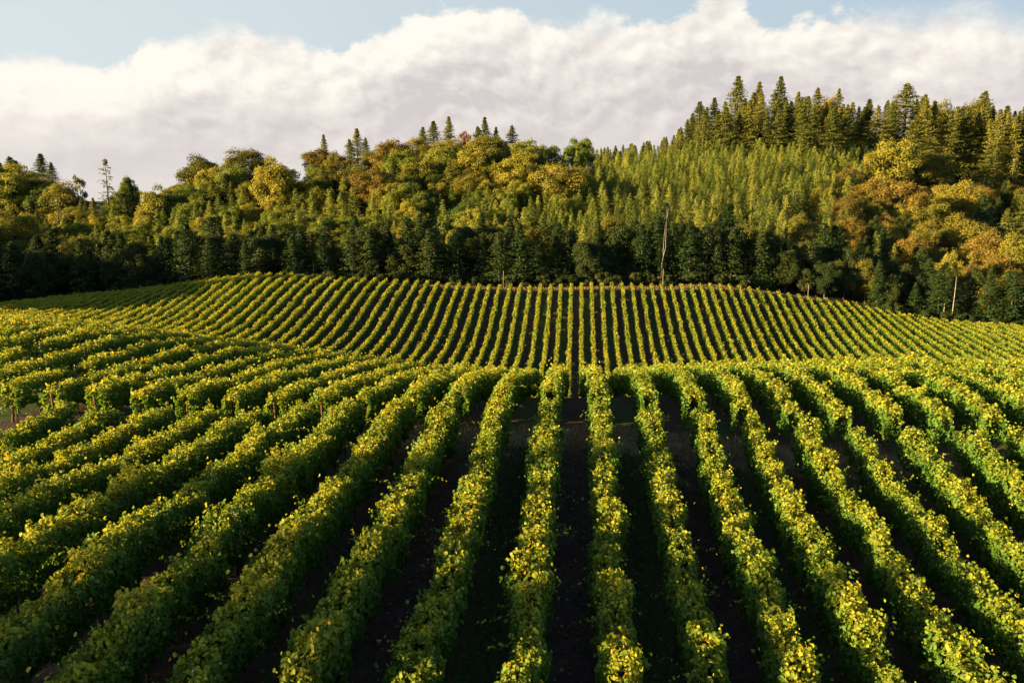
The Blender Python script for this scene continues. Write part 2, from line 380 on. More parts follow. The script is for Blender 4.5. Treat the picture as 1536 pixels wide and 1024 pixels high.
# ================================================================ vine rows
def foliage(X,y0,y1,dens,size,hexa,rng,top=1.92,width=.80,shoots=.6,gaps=(),bump=.17):
    L=y1-y0; n=int(dens*L)
    y=rng.uniform(y0,y1,n)
    # plant by plant bumps
    ph=rng.uniform(0,6.28,24)
    npl=int(L/1.5)+3; cy=y0+np.arange(npl)*1.5+rng.normal(0,.18,npl); ca=np.clip(rng.normal(.06,bump,npl),-.3,.6); cw=rng.normal(0,.13,npl); cx=rng.normal(0,.08,npl)
    def prof(yy,vals,sg=.62):
        i=np.clip(((yy-y0)/1.5).astype(int),1,npl-2); r=0
        for d in (-1,0,1): r=r+vals[i+d]*np.exp(-((yy-cy[i+d])/sg)**2)
        return r
    def wave(yy,a,b): return np.sin(yy*a+ph[b])
    th=rng.choice(3,n,p=[.36,.28,.36])
    a=np.where(th==0,rng.uniform(150,232,n),np.where(th==1,rng.uniform(30,150,n),rng.uniform(-52,30,n)))*math.pi/180
    lump=.13*np.sin(y*4.6+a*3.+ph[0])+.10*np.sin(y*8.3-a*4.+ph[1])+.06*np.sin(y*13.+a*7+ph[2])
    rad=(1-np.abs(rng.normal(0,.20,n))+np.where(rng.uniform(0,1,n)<.22,rng.exponential(.10,n),0)*(np.sin(y*2.7+a*2+ph[7])>-.2))*(1+lump)
    ht=top+prof(y,ca)+.05*wave(y,1.1,3)+.05*wave(y,2.9,4)
    wd=(width+prof(y,cw)+.06*wave(y,1.7,5))/2
    zb=.50+.12*wave(y,2.3,6); zc=(ht+zb)/2; hz=(ht-zb)/2
    c,s=np.cos(a),np.sin(a)
    px=wd*np.sign(c)*np.abs(c)**.65*rad*np.where(s<0,.86,1.)
    pz=zc+hz*np.sign(s)*np.abs(s)**.7*rad
    px=px+prof(y,cx)
    x=X+px
    keep=np.ones(n,bool)
    for g0,g1_ in gaps: keep&=~((y>g0)&(y<g1_))
    # rounded ends
    e=np.minimum(y-y0,y1-y); keep&=rng.uniform(0,1,n)<np.clip(e/.35+.25,0,1)
    N=np.stack([c*.8,rng.normal(0,.6,n),s*.35+.12],1)+rng.normal(0,.5 if hexa else .36,(n,3))
    T=np.stack([c*.5,rng.normal(0,.5,n),-.75+s*.35],1)+rng.normal(0,.35,(n,3))
    tint=np.clip(.25+.14*(pz/ht)+rng.normal(0,.08,n)+(.18 if hexa else (.21 if size<.15 and L<60 else .27))*np.clip((s-.5)/.45,0,1)+.15*prof(y,ca)*(s>.3),0,.88)  # tops and bumps yellower: young growth, plus sunlit yellow put into the tint
    tint=np.where(rng.uniform(0,1,n)<.006,.95,tint)
    C=np.stack([x,y,ground(x,y)*0+pz],1)[keep]; N=N[keep];T=T[keep];tint=tint[keep]; sz=(size*rng.uniform(.65,1.2,n))[keep]
    # stray shoots
    ns=int(L*shoots); 
    if ns:
        sy=rng.uniform(y0,y1,ns); sd=rng.choice([-1.,1.],ns); up=rng.uniform(0,1,ns)<.68
        sx=np.where(up,rng.uniform(-.25,.25,ns),sd*.38); szz=np.where(up,np.interp(sy,[y0,y1],[1.9,1.9])+prof(sy,ca),rng.uniform(1.1,1.8,ns))
        ln=np.where(up,rng.uniform(.2,.62,ns),rng.uniform(.25,.8,ns)); m=12
        dx=np.where(up,rng.normal(0,.45,ns),sd); dz=np.where(up,1.,rng.uniform(.1,.9,ns)); dyy=rng.normal(0,.5,ns)
        for j in range(m):
            t=(j+.5)/m
            P=np.stack([X+sx+dx*ln*t, sy+dyy*ln*t, szz+dz*ln*t-(.55 if 1 else 0)*ln*t*t],1)+rng.normal(0,.035,(ns,3))
            C=np.concatenate([C,P]); N=np.concatenate([N,rng.normal(0,1,(ns,3))+[0,0,1]]); T=np.concatenate([T,rng.normal(0,1,(ns,3))+np.stack([dx,dyy,-.3+0*dx],1)])
            tint=np.concatenate([tint,np.clip(.36+.36*t+rng.normal(0,.08,ns),0,1)]); sz=np.concatenate([sz,size*(1.05-.5*t)*rng.uniform(.7,1.1,ns)])
    C[:,2]+=ground(C[:,0]*0+X,C[:,1])
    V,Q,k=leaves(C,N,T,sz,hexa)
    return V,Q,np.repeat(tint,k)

def small_mesh(name,V,Q,m,smooth=True): return np_mesh(name,V,Q,m,smooth=smooth)
vt=[]
for sgn in (-1,1): vt.append(tube([(0,0,.72),(0,sgn*.25,.84),(.01,sgn*.7,.87)],[.022,.018,.010],6))
V,Q=join([tube([(0,0,-.15),(.02,.03,.2),(-.02,.05,.5),(.0,0,.76)],[.040,.030,.026,.026],7)]+vt); TRUNK=small_mesh('vine_trunk',V,Q,M['vine_bark'])
V,Q=tube([(0,0,-.3),(0,0,1.0),(0,0,1.58),(0,0,1.6)],[.05,.048,.045,.02],10); ENDPOST=small_mesh('end_post',V,Q,M['post_wood'])
V,Q=tube([(0,0,-.3),(0,0,1.0),(0,0,1.9),(0,0,1.91)],[.024,.024,.024,.01],6); LINEPOST=small_mesh('line_post',V,Q,M['steel'])
ORD=['zeroth','first','second','third','fourth','fifth','sixth','seventh','eighth','ninth','tenth','eleventh','twelfth','thirteenth','fourteenth','fifteenth','sixteenth','seventeenth','eighteenth','nineteenth']
TENS={2:'twenty',3:'thirty',4:'forty',5:'fifty',6:'sixty'}; TTH={2:'twentieth',3:'thirtieth',4:'fortieth',5:'fiftieth',6:'sixtieth'}
def ordinal(n):
    if n<20: return ORD[n]
    return TTH[n//10] if n%10==0 else TENS[n//10]+'-'+ORD[n%10]
def rowx(k): return (abs(k)-.5)*S*(1 if k>0 else -1)
def make_row(k,y0,y1,dens,size,hexa,label,group,trunks,posts,ends,shoots,gaps=(),top=1.92,width=.80):
    rng=np.random.default_rng(1000+k*7+int(y0)*131)
    X=rowx(k); ym=y0
    root=empty('vine_row',(X,ym,g1(X,ym)))
    tag(root,label,'vine row',group)
    V,Q,t=foliage(X,y0,y1,dens,size,hexa,rng,top,width,shoots,gaps,.17 if hexa else (.12 if size<.2 else .13))
    V=V-np.array(root.location)
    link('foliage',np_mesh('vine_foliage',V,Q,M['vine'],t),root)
    def put(name,me,y,tilt=0.,s=1.):
        o=link(name,me,root,(float(rng.normal(0,.02)),y-ym,g1(X,y)-root.location.z)); o.rotation_euler=(tilt,float(rng.normal(0,.02)),float(rng.uniform(0,3) if name!='trunk' else rng.normal(0,.1))); o.scale=(s,s,s)
    if trunks:
        y=trunks[0]
        while y<trunks[1]:
            if y0<y<y1: put('trunk',TRUNK,y+float(rng.normal(0,.08)),0,float(rng.uniform(.9,1.05)))
            y+=1.5
    if posts:
        y=y0+5.
        while y<min(y1,posts): put('line_post',LINEPOST,y,float(rng.normal(0,.02))); y+=6.
    for y in ends: put('end_post',ENDPOST,y,(.10 if y<y0+.5 else -.10))
    return root

def rows():
    def side(k): return 'left' if k<0 else 'right'
    # near block: from under the camera to the headland gap
    for k in list(range(-14,0))+list(range(1,12)):
        X=rowx(k); vis=(abs(X)/.70 if X<0 else X/.60)-5
        y0=max(8.,vis)
        y1=31.7-(.9 if k<-6 else 0)*(abs(k)-6)/5
        if y1-y0<2: continue
        far=max(y0,21.)
        make_row(k,y0,y1,LD[0],.092,True,'leafy vine row in the near block, %s to the %s of the bare aisle'%(ordinal(abs(k)),side(k)),
                 'vine rows of the near block',(12,31),31,[y1-.35] if k<-5 else [],2.6,(),1.92,.86)
    # middle block: over the rise and down into the hollow
    for k in list(range(-28,0))+list(range(1,25)):
        X=rowx(k); vis=(abs(X)/.73 if X<0 else X/.62)-6
        y0=max(33.0-(.9 if k<-6 else 0)*max(0,min(1,(abs(k)-6)/5))*.6,vis)
        y1=66.
        if y1-y0<4: continue
        gaps=[(39.3,40.3)] if k==-15 else ([(37.,37.9)] if k==-13 else [])
        ends=[y0+.3] if y0<34 and k<-3 else []
        make_row(k,y0,y1,LD[1],.135,False,'vine row on the middle rise, %s to the %s of the bare aisle'%(ordinal(abs(k)),side(k)),
                 'vine rows on the middle rise',(33,41) if abs(k)<14 else None,44,ends,.55,gaps)
    # far block: up the opposite slope
    for k in list(range(-60,0))+list(range(1,51)):
        X=rowx(k); y1=ytop(X); y0=92.
        if k==-23: gaps=[(112,117.5)]
        else: gaps=[]
        make_row(k,y0,y1,LD[2],.185,False,'vine row climbing the far slope, %s to the %s of the bare aisle'%(ordinal(abs(k)),side(k)),
                 'vine rows on the far slope',None,None,[y1+.1],.35,gaps,1.9,.66)
LD=(2050,900,240)
rows()

# ================================================================ trees
def conifer(seed,h,rad,lev,nb,m_,up=.25,droop=.35,base=.05,csize=.5,matn='fir_young',sparse=0.,pw=.85):
    rng=np.random.default_rng(seed)
    zs=[];z=base*h
    while z<h*.985:
        zs.append(z); z+=lev*(1-.45*z/h)*rng.uniform(.8,1.2)
    B=[]
    for z in zs:
        t=(z-base*h)/(h-base*h)
        L=rad*((1-t)**pw)*min(1,.55+t*4)
        for j in range(nb):
            if rng.uniform()<sparse: continue
            B.append((z+rng.normal(0,.1),rng.uniform(0,6.283),L*rng.uniform(.55,1.25)+.12,t))
    B=np.array(B); n=len(B)
    zz,az,L,t=B.T
    rise=up+(.5*t)-rng.uniform(0,.25,n)
    C=[];N=[];T=[];Z=[];W=[]
    for j in range(m_):
        u=(j+rng.uniform(0,1,n))/m_; u=.03+.97*u
        r=L*u; zc=zz+L*(rise*u-droop*u*u)
        sd=rng.choice([-1.,1.],n); sp=(1-u*.75)*.34*L*rng.uniform(.1,1.,n)*sd
        x=np.cos(az)*r-np.sin(az)*sp; y=np.sin(az)*r+np.cos(az)*sp
        C.append(np.stack([x,y,zc-rng.uniform(0,.18,n)*np.minimum(L,1.5)],1))
        dirx=np.cos(az)-np.sin(az)*sd*.8; diry=np.sin(az)+np.cos(az)*sd*.8
        T.append(np.stack([dirx,diry,rise-.9*droop*u+rng.normal(0,.25,n)],1)+rng.normal(0,.2,(n,3)))
        N.append(np.stack([.55*np.cos(az),.55*np.sin(az),np.ones(n)],1)+rng.normal(0,.45,(n,3)))
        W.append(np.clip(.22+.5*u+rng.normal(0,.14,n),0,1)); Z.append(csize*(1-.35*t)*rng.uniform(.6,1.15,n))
    k=26; tt=rng.uniform(.9,1.0,k)                         # leader
    C.append(np.stack([rng.normal(0,.04,k),rng.normal(0,.04,k),tt*h],1)); T.append(np.stack([rng.normal(0,.5,k),rng.normal(0,.5,k),np.ones(k)*1.1],1)); N.append(rng.normal(0,1,(k,3))); W.append(np.full(k,.7)); Z.append(np.full(k,csize*.6))
    C=np.concatenate(C);N=np.concatenate(N);T=np.concatenate(T);W=np.concatenate(W);Z=np.concatenate(Z)
    V,Q,q=leaves(C,N,T,Z,False,.42,.1)
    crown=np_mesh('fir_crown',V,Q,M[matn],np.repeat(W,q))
    V,Q=tube([(0,0,-1.2),(0,0,h*.3),(0.05,0,h*.7),(0,0,h*.98)],[.018*h+.03,.013*h,.007*h,.01],7)
    return crown,np_mesh('fir_trunk',V,Q,M['bark'],smooth=True)
def broadleaf(seed,h,w,nl,per,matn,ls=.30,base=.06,flat=1.,lobe=1.):
    rng=np.random.default_rng(seed)
    cz=h*(base+1)/2*.98; rz=h*(1-base)/2; C0=[];Rr=[]
    for i in range(nl):
        for _ in range(30):
            p=rng.normal(0,1,3); p/=np.linalg.norm(p)
            r=rng.uniform(.35,1.)**.6
            q=p*r
            if q[2]<-.75: continue
            break
        rad=w/2*rng.uniform(.20,.38)*lobe*(1.12-.25*r)
        c=np.array([q[0]*(w/2-rad*.6),q[1]*(w/2-rad*.6),cz+q[2]*(rz-rad*.6)*flat])
        if q[2]<0: c[:2]*=1-.25*abs(q[2])
        C0.append(c); Rr.append(rad)
    C=[];N=[];W=[]
    for c,r in zip(C0,Rr):
        n=int(per*(r/(w*.145))**2); p=nrm(rng.normal(0,1,(n,3))); p[:,2]=np.where(p[:,2]<-.3,-p[:,2]*.7,p[:,2])
        lum=1+.16*np.sin(p[:,0]*5+c[0]*9)*np.sin(p[:,1]*6+c[1]*7)+.12*np.sin(p[:,2]*9+c[2])
        rr=r*(1-np.abs(rng.normal(0,.2,n)))*lum
        C.append(c+p*rr[:,None]*np.array([1,1,1.05])); N.append(p+rng.normal(0,.55,(n,3))+[0,0,.25])
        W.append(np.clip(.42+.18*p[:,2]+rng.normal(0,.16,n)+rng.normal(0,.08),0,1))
    C=np.concatenate(C);N=np.concatenate(N);W=np.concatenate(W)
    T=rng.normal(0,.7,(len(C),3))+[0,0,-.4]
    V,Q,q=leaves(C,N,T,ls*rng.uniform(.6,1.2,len(C)),False,.95,.25)
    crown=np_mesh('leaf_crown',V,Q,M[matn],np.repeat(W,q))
    P=[tube([(0,0,-1.2),(.1,0,h*.2),(.0,.1,h*.5),(0.05,0,h*.75)],[.024*h,.018*h,.012*h,.004*h],8)]
    for c in C0[:10]:
        s=np.array([0,0,h*rng.uniform(.2,.45)]); mid=(s+c)/2+rng.normal(0,.25,3)+[0,0,-.3]
        P.append(tube([s,mid,c],[.009*h,.006*h,.02],5))
    V,Q=join(P)
    return crown,np_mesh('tree_trunk',V,Q,M['bark'],smooth=True)

KIND={
 'fy':[(conifer(s,10.,2.7+.25*s,.46,7,14,up=.5,droop=.25,base=.02,csize=.42,matn='fir_young',pw=1.0),10.) for s in range(5)],
 'fd':[(conifer(20+s,14.,3.6+.5*s,.46,8,17,up=.40+.08*s,droop=.45,base=.0,csize=.62,matn='fir_shade_dark',pw=.8),14.) for s in range(4)],
 'ft':[(conifer(40+s,24.,7.2+.7*(s%3),.66,7,34,up=.25+.1*s,droop=.42,base=.05,csize=.72,matn='fir_tall',pw=.98,sparse=.15+.05*(s%2)),24.) for s in range(4)],
 'fs':[(conifer(60+s,20.,3.9,.95,4,16,up=.22,droop=.40,base=.30,csize=.8,matn='fir_tall',sparse=.30,pw=.6),20.) for s in range(2)],
 'bg':[(broadleaf(80+s,13.,12.5,64,420,'bl_green'),13.) for s in range(3)],
 'bo':[(broadleaf(90+s,14.,13.5,66,420,'bl_olive'),14.) for s in range(3)],
 'by':[(broadleaf(100+s,13.,12.5,62,420,'bl_gold'),13.) for s in range(3)],
 'br':[(broadleaf(110+s,14.,13.,62,400,'bl_rust'),14.) for s in range(2)],
 'bp':[(broadleaf(118,12.,7.,26,230,'bl_pink'),12.)],
 'bs':[(broadleaf(120,14.,7.5,22,170,'bl_olive',base=.4,lobe=.8),14.)],
 'bd':[(broadleaf(125+s,12.,11.5,56,420,'bl_shade_dark',base=.0),12.) for s in range(3)],
 'sh':[(broadleaf(130+s,4.,5.4,20,260,'bl_shade_dark',ls=.24,base=.0),4.) for s in range(3)],
}
placed=[]
NAMES={'fy':('young_fir','young fir'),'ft':('tall_fir','fir tree'),'fs':('tall_fir','fir tree'),'f':('fir_tree','fir tree'),'b':('broadleaf_tree','tree'),'s':('shrub','shrub')}
cnt={}
def tree(x,y,h,kind,label,group=None,wid=1.,rng=random):
    v=KIND[kind]; i=rng.randrange(len(v)); (crown,trunk),h0=v[i]; s=h/h0
    nm,cat=NAMES.get(kind,NAMES[kind[0]])
    root=empty(nm,(x,y,g1(x,y)-.1),rng.uniform(0,6.28)); tag(root,label,cat,group)
    root.scale=(s*wid,s*wid,s)
    link('crown',crown,root); link('trunk',trunk,root)
    placed.append((x,y,h*.16 if kind[0]=='f' else h*.3)); cnt[kind]=cnt.get(kind,0)+1
    return root
# trees one can point to: (u, v of the top, distance, kind, width, label)
HERO=[
 (14,234,300,'ft',1.2,'dark tall fir at the far left edge of the skyline'),
 (60,229,300,'ft',1.25,'dark broad fir standing clear on the left skyline with a ragged top'),
 (36,272,290,'bd',.6,'dull olive tree between the two dark firs at the far left'),
 (118,258,246,'bs',.75,'thin open-crowned tree left of the lone ragged conifer on the left skyline'),
 (157,238,240,'fs',.95,'lone ragged conifer with gaps between its branches on the left skyline'),
 (190,261,262,'bg',.5,'small round-topped tree just right of the lone ragged conifer'),
 (82,270,222,'fs',.8,'slim bare-stemmed conifer below the open-crowned tree at the left'),
 (16,305,205,'by',1.0,'bright golden-yellow tree low at the left edge of the picture'),
 (238,275,225,'by',.9,'yellow-green tree in front of the wood below the left skyline dip'),
 (300,230,255,'bo',1.1,'olive-brown rounded tree at the left shoulder of the wooded hump'),
 (368,222,258,'bo',1.25,'broad brownish tree crowning the wooded hump at the left'),
 (345,243,240,'bg',.9,'fresh green round tree set in the brown hump at the left'),
 (412,233,225,'by',1.15,'big golden-green tree hanging over the dark firs at the left'),
 (485,200,292,'ft',.75,'slim dark fir topping the skyline above the brown trees, left of centre'),
 (478,221,270,'br',1.1,'brown-orange tree below the slim skyline fir left of centre'),
 (535,192,292,'ft',1.0,'dense dark fir on the skyline, second from the left of the centre group'),
 (508,226,262,'bo',.9,'olive tree tucked between two skyline firs left of centre'),
 (590,207,262,'br',1.2,'broad rusty brown tree right of the dense dark skyline fir'),
 (560,218,270,'bo',.8,'small olive tree beside the broad rusty brown tree'),
 (625,205,280,'bo',.8,'dark olive tree leaning against the pair of skyline firs'),
 (650,181,287,'ft',1.1,'left fir of the close pair on the centre skyline'),
 (673,174,287,'ft',.8,'right fir of the close pair on the centre skyline, the taller one'),
 (697,194,300,'bp',.9,'pinkish red tree showing behind the centre skyline firs'),
 (727,175,302,'ft',.8,'narrow fir poking above the green trees on the centre skyline'),
 (768,187,310,'ft',.9,'small dark fir on the skyline right of centre'),
 (735,199,272,'bg',1.1,'rounded green tree beneath the narrow centre skyline fir'),
 (705,222,245,'by',1.1,'bright yellow-green tree at the middle of the wood'),
 (790,206,288,'bg',1.2,'wide green tree forming the skyline right of centre'),
 (822,214,285,'bg',.9,'dark green tree stepping down beside the round skyline tree'),
 (870,203,300,'bg',.95,'round dark tree standing alone in the skyline dip'),
 (770,228,238,'by',1.25,'large golden dome-shaped tree in the middle of the wood'),
 (838,238,232,'bo',1.25,'brown shaded oak right of the large golden dome'),
 (630,236,240,'by',1.2,'golden tree with twiggy lower branches left of the yellow-green tree'),
 (560,250,228,'br',1.2,'orange-brown tree above the dark edge firs left of centre'),
 (520,245,235,'bo',1.1,'olive gold tree in the left half of the wood'),
 (455,262,225,'by',.8,'small yellow tree right of the big golden-green tree'),
 (1108,113,352,'ft',1.0,'tallest ragged fir on the right-hand ridge, leftmost of the tall three'),
 (1140,121,352,'ft',.8,'slim fir between the two tallest on the right-hand ridge'),
 (1172,114,352,'ft',.95,'tall pointed fir on the ridge, rightmost of the tall three'),
 (1050,152,325,'ft',1.2,'bushy fir at the left shoulder of the right-hand ridge'),
 (1072,146,330,'ft',.9,'fir filling the ridge just left of the tall three'),
 (1090,160,310,'ft',1.0,'shorter fir in front of the tallest ragged ridge fir'),
 (1198,137,350,'ft',.8,'pointed fir just right of the tall three on the ridge'),
 (1227,131,350,'ft',.9,'fir with lit crown left of the rusty ridge tree'),
 (1246,142,338,'br',.8,'rusty orange tree among the firs of the ridge'),
 (1259,132,352,'ft',.7,'narrow fir behind the rusty ridge tree'),
 (1280,152,338,'ft',.9,'green fir right of the rusty ridge tree'),
 (1305,147,342,'ft',1.0,'dark fir midway along the right-hand ridge'),
 (1332,150,345,'ft',.8,'slim fir left of the broad pyramid fir'),
 (1362,124,342,'ft',1.35,'broad pyramid fir, highest on the right half of the ridge'),
 (1389,140,350,'ft',.9,'fir leaning against the right side of the broad pyramid fir'),
 (1424,150,335,'bo',1.1,'dark round tree right of the broad pyramid fir'),
 (1462,150,338,'bo',.9,'dark round tree touching the last pointed fir'),
 (1478,136,342,'ft',1.05,'last pointed fir before the right edge of the picture'),
 (1512,158,340,'ft',1.0,'low fir near the right edge of the ridge'),
 (1538,158,345,'ft',1.0,'fir cut off by the right edge of the picture on the ridge'),
 (1378,172,292,'ft',1.25,'golden-lit fir rising out of the broad trees below the ridge'),
 (1342,205,275,'by',1.3,'big golden tree on the right slope beside the plantation'),
 (1310,262,245,'br',1.1,'orange-brown tree at the foot of the big golden tree'),
 (1355,262,240,'br',1.2,'rusty broad tree low on the right slope'),
 (1235,275,240,'bo',.9,'olive tree standing among the young firs'),
 (1207,318,200,'bo',.7,'small dark bronze tree at the lower edge of the plantation'),
 (1400,226,285,'bo',1.1,'olive brown tree behind the rusty broad tree'),
 (1440,262,258,'bo',1.1,'twiggy olive tree on the right slope'),
 (1395,295,232,'by',1.0,'gold-lit tree above the pale bare trunk'),
 (1450,318,225,'bo',1.1,'brownish tree right of the gold-lit tree'),
 (1490,338,212,'br',1.1,'brown spreading tree low at the right edge'),
 (1524,215,300,'fs',.8,'tall half-bare conifer near the right edge'),
 (1485,215,300,'ft',.9,'pale lit fir below the last ridge firs'),
 (1530,345,205,'by',.8,'yellow tree low at the right edge'),
 (634,190,290,'ft',1.0,'shorter fir hugging the left side of the close pair on the centre skyline'),
 (717,189,300,'ft',1.0,'stocky fir just left of the narrow centre skyline fir'),
 (524,208,288,'ft',1.0,'shorter fir at the left foot of the dense dark skyline fir'),
 (548,206,290,'ft',.9,'shorter fir at the right foot of the dense dark skyline fir'),
 (76,243,296,'ft',1.1,'shorter dark fir at the right foot of the broad fir on the left skyline'),
 (744,190,305,'ft',.8,'fir between the narrow centre fir and the small dark fir'),
 (1512,312,228,'ft',1.0,'shaded fir low at the right edge below the half-bare conifer'),
 (1476,292,245,'fd',1.1,'dark fir between the brown trees near the right edge'),
 (1540,296,240,'ft',1.1,'dark fir leaning out of the right edge of the picture'),
 (1425,372,190,'by',.45,'slender yellow-green sapling beside the pale bare trunk'),
]
def heroes():
    rr=random.Random(5)
    for u,v,Y,kind,wd,lab in HERO:
        x,y,z=atd(Y,u,v); h=z-g1(x,y)
        if h<6 or h>34: print('HERO height',lab,round(h,1))
        h0=KIND[kind][0][1]; w=wd*(1.28 if kind=='ft' else 1.) if kind[0]=='f' else wd*max(.72,min(1.05,1.15*h0/max(h,5)))
        tree(x,y,h,kind,lab,None,w,rr)
heroes()
def screen(x,y,z):
    c,s=math.cos(YAW),math.sin(YAW); X=x*c+y*s; Yf=-x*s+y*c
    Z=z-CZ; d=Yf*math.cos(PIT)-Z*math.sin(PIT); yy=Yf*math.sin(PIT)+Z*math.cos(PIT)
    return 768+F*X/d, 512-F*yy/d
def near(x,y,r):
    for a,b,c in placed:
        if (a-x)**2+(b-y)**2<(r+c*.5)**2: return True
    return False
CAND=[]
def cand(x,y,h,kind,label,group,wid,rr): CAND.append((x,y,h,kind,label,group,wid)); placed.append((x,y,h*.16 if kind[0]=='f' else h*.3))
def cull(minpx,limits):
    # keep what stands out above the trees in front of it
    hz=np.full(460,1e9); out=[]
    for c in sorted(CAND+[(a,b,hh,'x','','',1.) for a,b,hh in HH],key=lambda q:q[1]):
        x,y,h,kind=c[:4]; u,v=screen(x,y,g1(x,y)+h); w=max(1.5,F/y*h*(.10 if kind[0]=='f' else .25))
        a,b=int((u-w+150)/4),int((u+w+150)/4)+1
        if b<=0 or a>=459: continue
        a=max(a,0); b=min(b,459); seg=hz[a:b]; px=float((seg-v).max())
        if kind!='x' and px<minpx: continue
        hz[a:b]=np.minimum(seg,v+4)
        if kind!='x': out.append((min(px,60),c))
    n={}
    for px,c in sorted(out,key=lambda q:-q[0]):
        cls='b' if c[3][0]=='b' else {'fy':'p','ft':'t'}.get(c[3],c[3][0])
        if n.get(cls,0)>=limits.get(cls,999): continue
        n[cls]=n.get(cls,0)+1; tree(*c,rng=RC)
    print('candidates',len(CAND),'visible',len(out),n)
RC=random.Random(77)
HH=[(a,b,max(6.,c*5)) for a,b,c in placed]
def fill():
    rr=random.Random(21)
    # dark belt along the foot of the wood, its shade put into the leaf colours
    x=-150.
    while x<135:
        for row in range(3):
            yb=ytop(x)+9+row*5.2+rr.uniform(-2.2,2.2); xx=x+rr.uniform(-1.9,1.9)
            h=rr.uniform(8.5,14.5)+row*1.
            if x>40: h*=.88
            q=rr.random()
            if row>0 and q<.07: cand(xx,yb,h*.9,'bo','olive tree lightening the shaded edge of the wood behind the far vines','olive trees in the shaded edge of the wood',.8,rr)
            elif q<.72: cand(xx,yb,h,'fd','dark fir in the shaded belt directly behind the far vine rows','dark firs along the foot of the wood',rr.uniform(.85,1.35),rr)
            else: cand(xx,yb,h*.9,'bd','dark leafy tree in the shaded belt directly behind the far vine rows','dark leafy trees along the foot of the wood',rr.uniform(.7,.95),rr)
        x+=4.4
    # low shrubs at the very edge
    x=-150.
    while x<135:
        cand(x,ytop(x)+5.5+rr.uniform(-1.,1.5),rr.uniform(1.8,3.6),'sh','low dark shrub at the foot of the wood beyond the last vines','shrubs at the foot of the wood',1.,rr); x+=rr.uniform(2.2,4.2)
    # plantation of young firs
    pl=[]
    y=184.
    while y<318:
        x0=atu(846,y) if y>215 else atu(560,y); x1=atu(1275+ (0 if y<255 else 20),y)
        if y>225: x0=atu(846,y)
        x=x0
        while x<x1:
            xx=x+rr.uniform(-.9,.9); yy=y+rr.uniform(-.9,.9)
            ok=yy>ytop(xx)+24
            if ok and not near(xx,yy,1.2): pl.append((xx,yy,rr.uniform(6.4,10.8)))
            x+=3.7
        y+=3.9 if y<250 else 4.6
    # left woods and right slope
    y=188.
    left=[];
    while y<330:
        x=atu(-60,y)
        while x<atu(850,y):
            xx=x+rr.uniform(-2,2); yy=y+rr.uniform(-2,2); u,_=screen(xx,yy,CZ)
            if not near(xx,yy,2.4):
                q=rr.random(); w=''
                if y<228 and q<.62: left.append((xx,yy,rr.uniform(8.5,12.5),'fy'))
                elif q<.22: left.append((xx,yy,rr.uniform(11,15),'ft'))
                elif q<.36: left.append((xx,yy,rr.uniform(10,14),'fd'))
                elif q<.58: left.append((xx,yy,rr.uniform(9,12.5),'bo'))
                elif q<.86: left.append((xx,yy,rr.uniform(9,12),'bg'))
                else: left.append((xx,yy,rr.uniform(8.5,11.5),'by'))
            x+=6.4
        y+=6.
    for xx,yy,h,k in left:
        u,v=screen(xx,yy,g1(xx,yy)+h)
        lim=canopy(u)
        if v<lim+6: h-= (lim+6-v)*yy/F
        if yy>245:
            h2=atd(yy,u,lim+rr.uniform(2,20))[2]-g1(xx,yy)
            if 7<h2<19: h=h2
        if h<5: continue
        if k[0]=='f': cand(xx,yy,h,k,'conifer mixed into the left half of the wood','conifers mixed into the left wood',1.1,rr)
        else: cand(xx,yy,h,k,{'bo':'olive-leaved filler tree in the left half of the wood','bg':'green-leaved filler tree in the left half of the wood','by':'golden-leaved filler tree in the left half of the wood'}[k].replace('filler ',''),{'bo':'olive trees of the left wood','bg':'green trees of the left wood','by':'golden trees of the left wood'}[k],1.,rr)
    y=192.
    while y<318:
        x=atu(1275,y)
        while x<atu(1600,y):
            xx=x+rr.uniform(-2,2); yy=y+rr.uniform(-2,2)
            if yy>ytop(xx)+22 and not near(xx,yy,2.4):
                q=rr.random(); k='fd' if q<.42 else ('bo' if q<.66 else ('fy' if q<.86 else 'br'))
                h=rr.uniform(8.5,12.5)
                cand(xx,yy,h,k,('conifer' if k[0]=='f' else ('brown-leaved tree' if k=='br' else 'olive-leaved tree'))+' on the right slope below the ridge',('conifers' if k[0]=='f' else ('brown trees' if k=='br' else 'olive trees'))+' of the right slope',1.,rr)
            x+=5.2
        y+=5.2
    # ridge
    y=312.
    while y<362:
        x=atu(905,y)
        while x<atu(1600,y):
            xx=x+rr.uniform(-2.,2.); yy=y+rr.uniform(-2,2); u,_=screen(xx,yy,CZ)
            if not near(xx,yy,1.0):
                h=rr.uniform(14,22) if u>1010 else rr.uniform(9,14)
                u,v=screen(xx,yy,g1(xx,yy)+h); lim=skyline(u)
                if u>1020: h=max(h,atd(yy,u,canopy(u)+rr.uniform(-6,26))[2]-g1(xx,yy)); h=min(h,30.); u,v=screen(xx,yy,g1(xx,yy)+h)
                if v<lim+6: h-=(lim+6-v)*yy/F
                if h>6: cand(xx,yy,h,'ft','tall fir packed into the right-hand ridge among the named skyline firs'.replace('named ',''),'firs packed into the right-hand ridge',1.0,rr)
            x+=6.2
        y+=7.
    pl.sort(key=lambda p:p[1])
    n=max(0,PLANT_MAX); 
    for xx,yy,h in pl[:n]: cand(xx,yy,h,'fy','young fir in the even sunlit plantation on the slope below the ridge','young firs of the plantation',rr.uniform(.9,1.15),rr)
    rest=pl[n:]
    print('plantation',len(pl),'rest',len(rest))
    if rest: plantation_rest(rest)
    cull(3.,{'b':225,'f':290,'t':190,'p':300,'s':70})
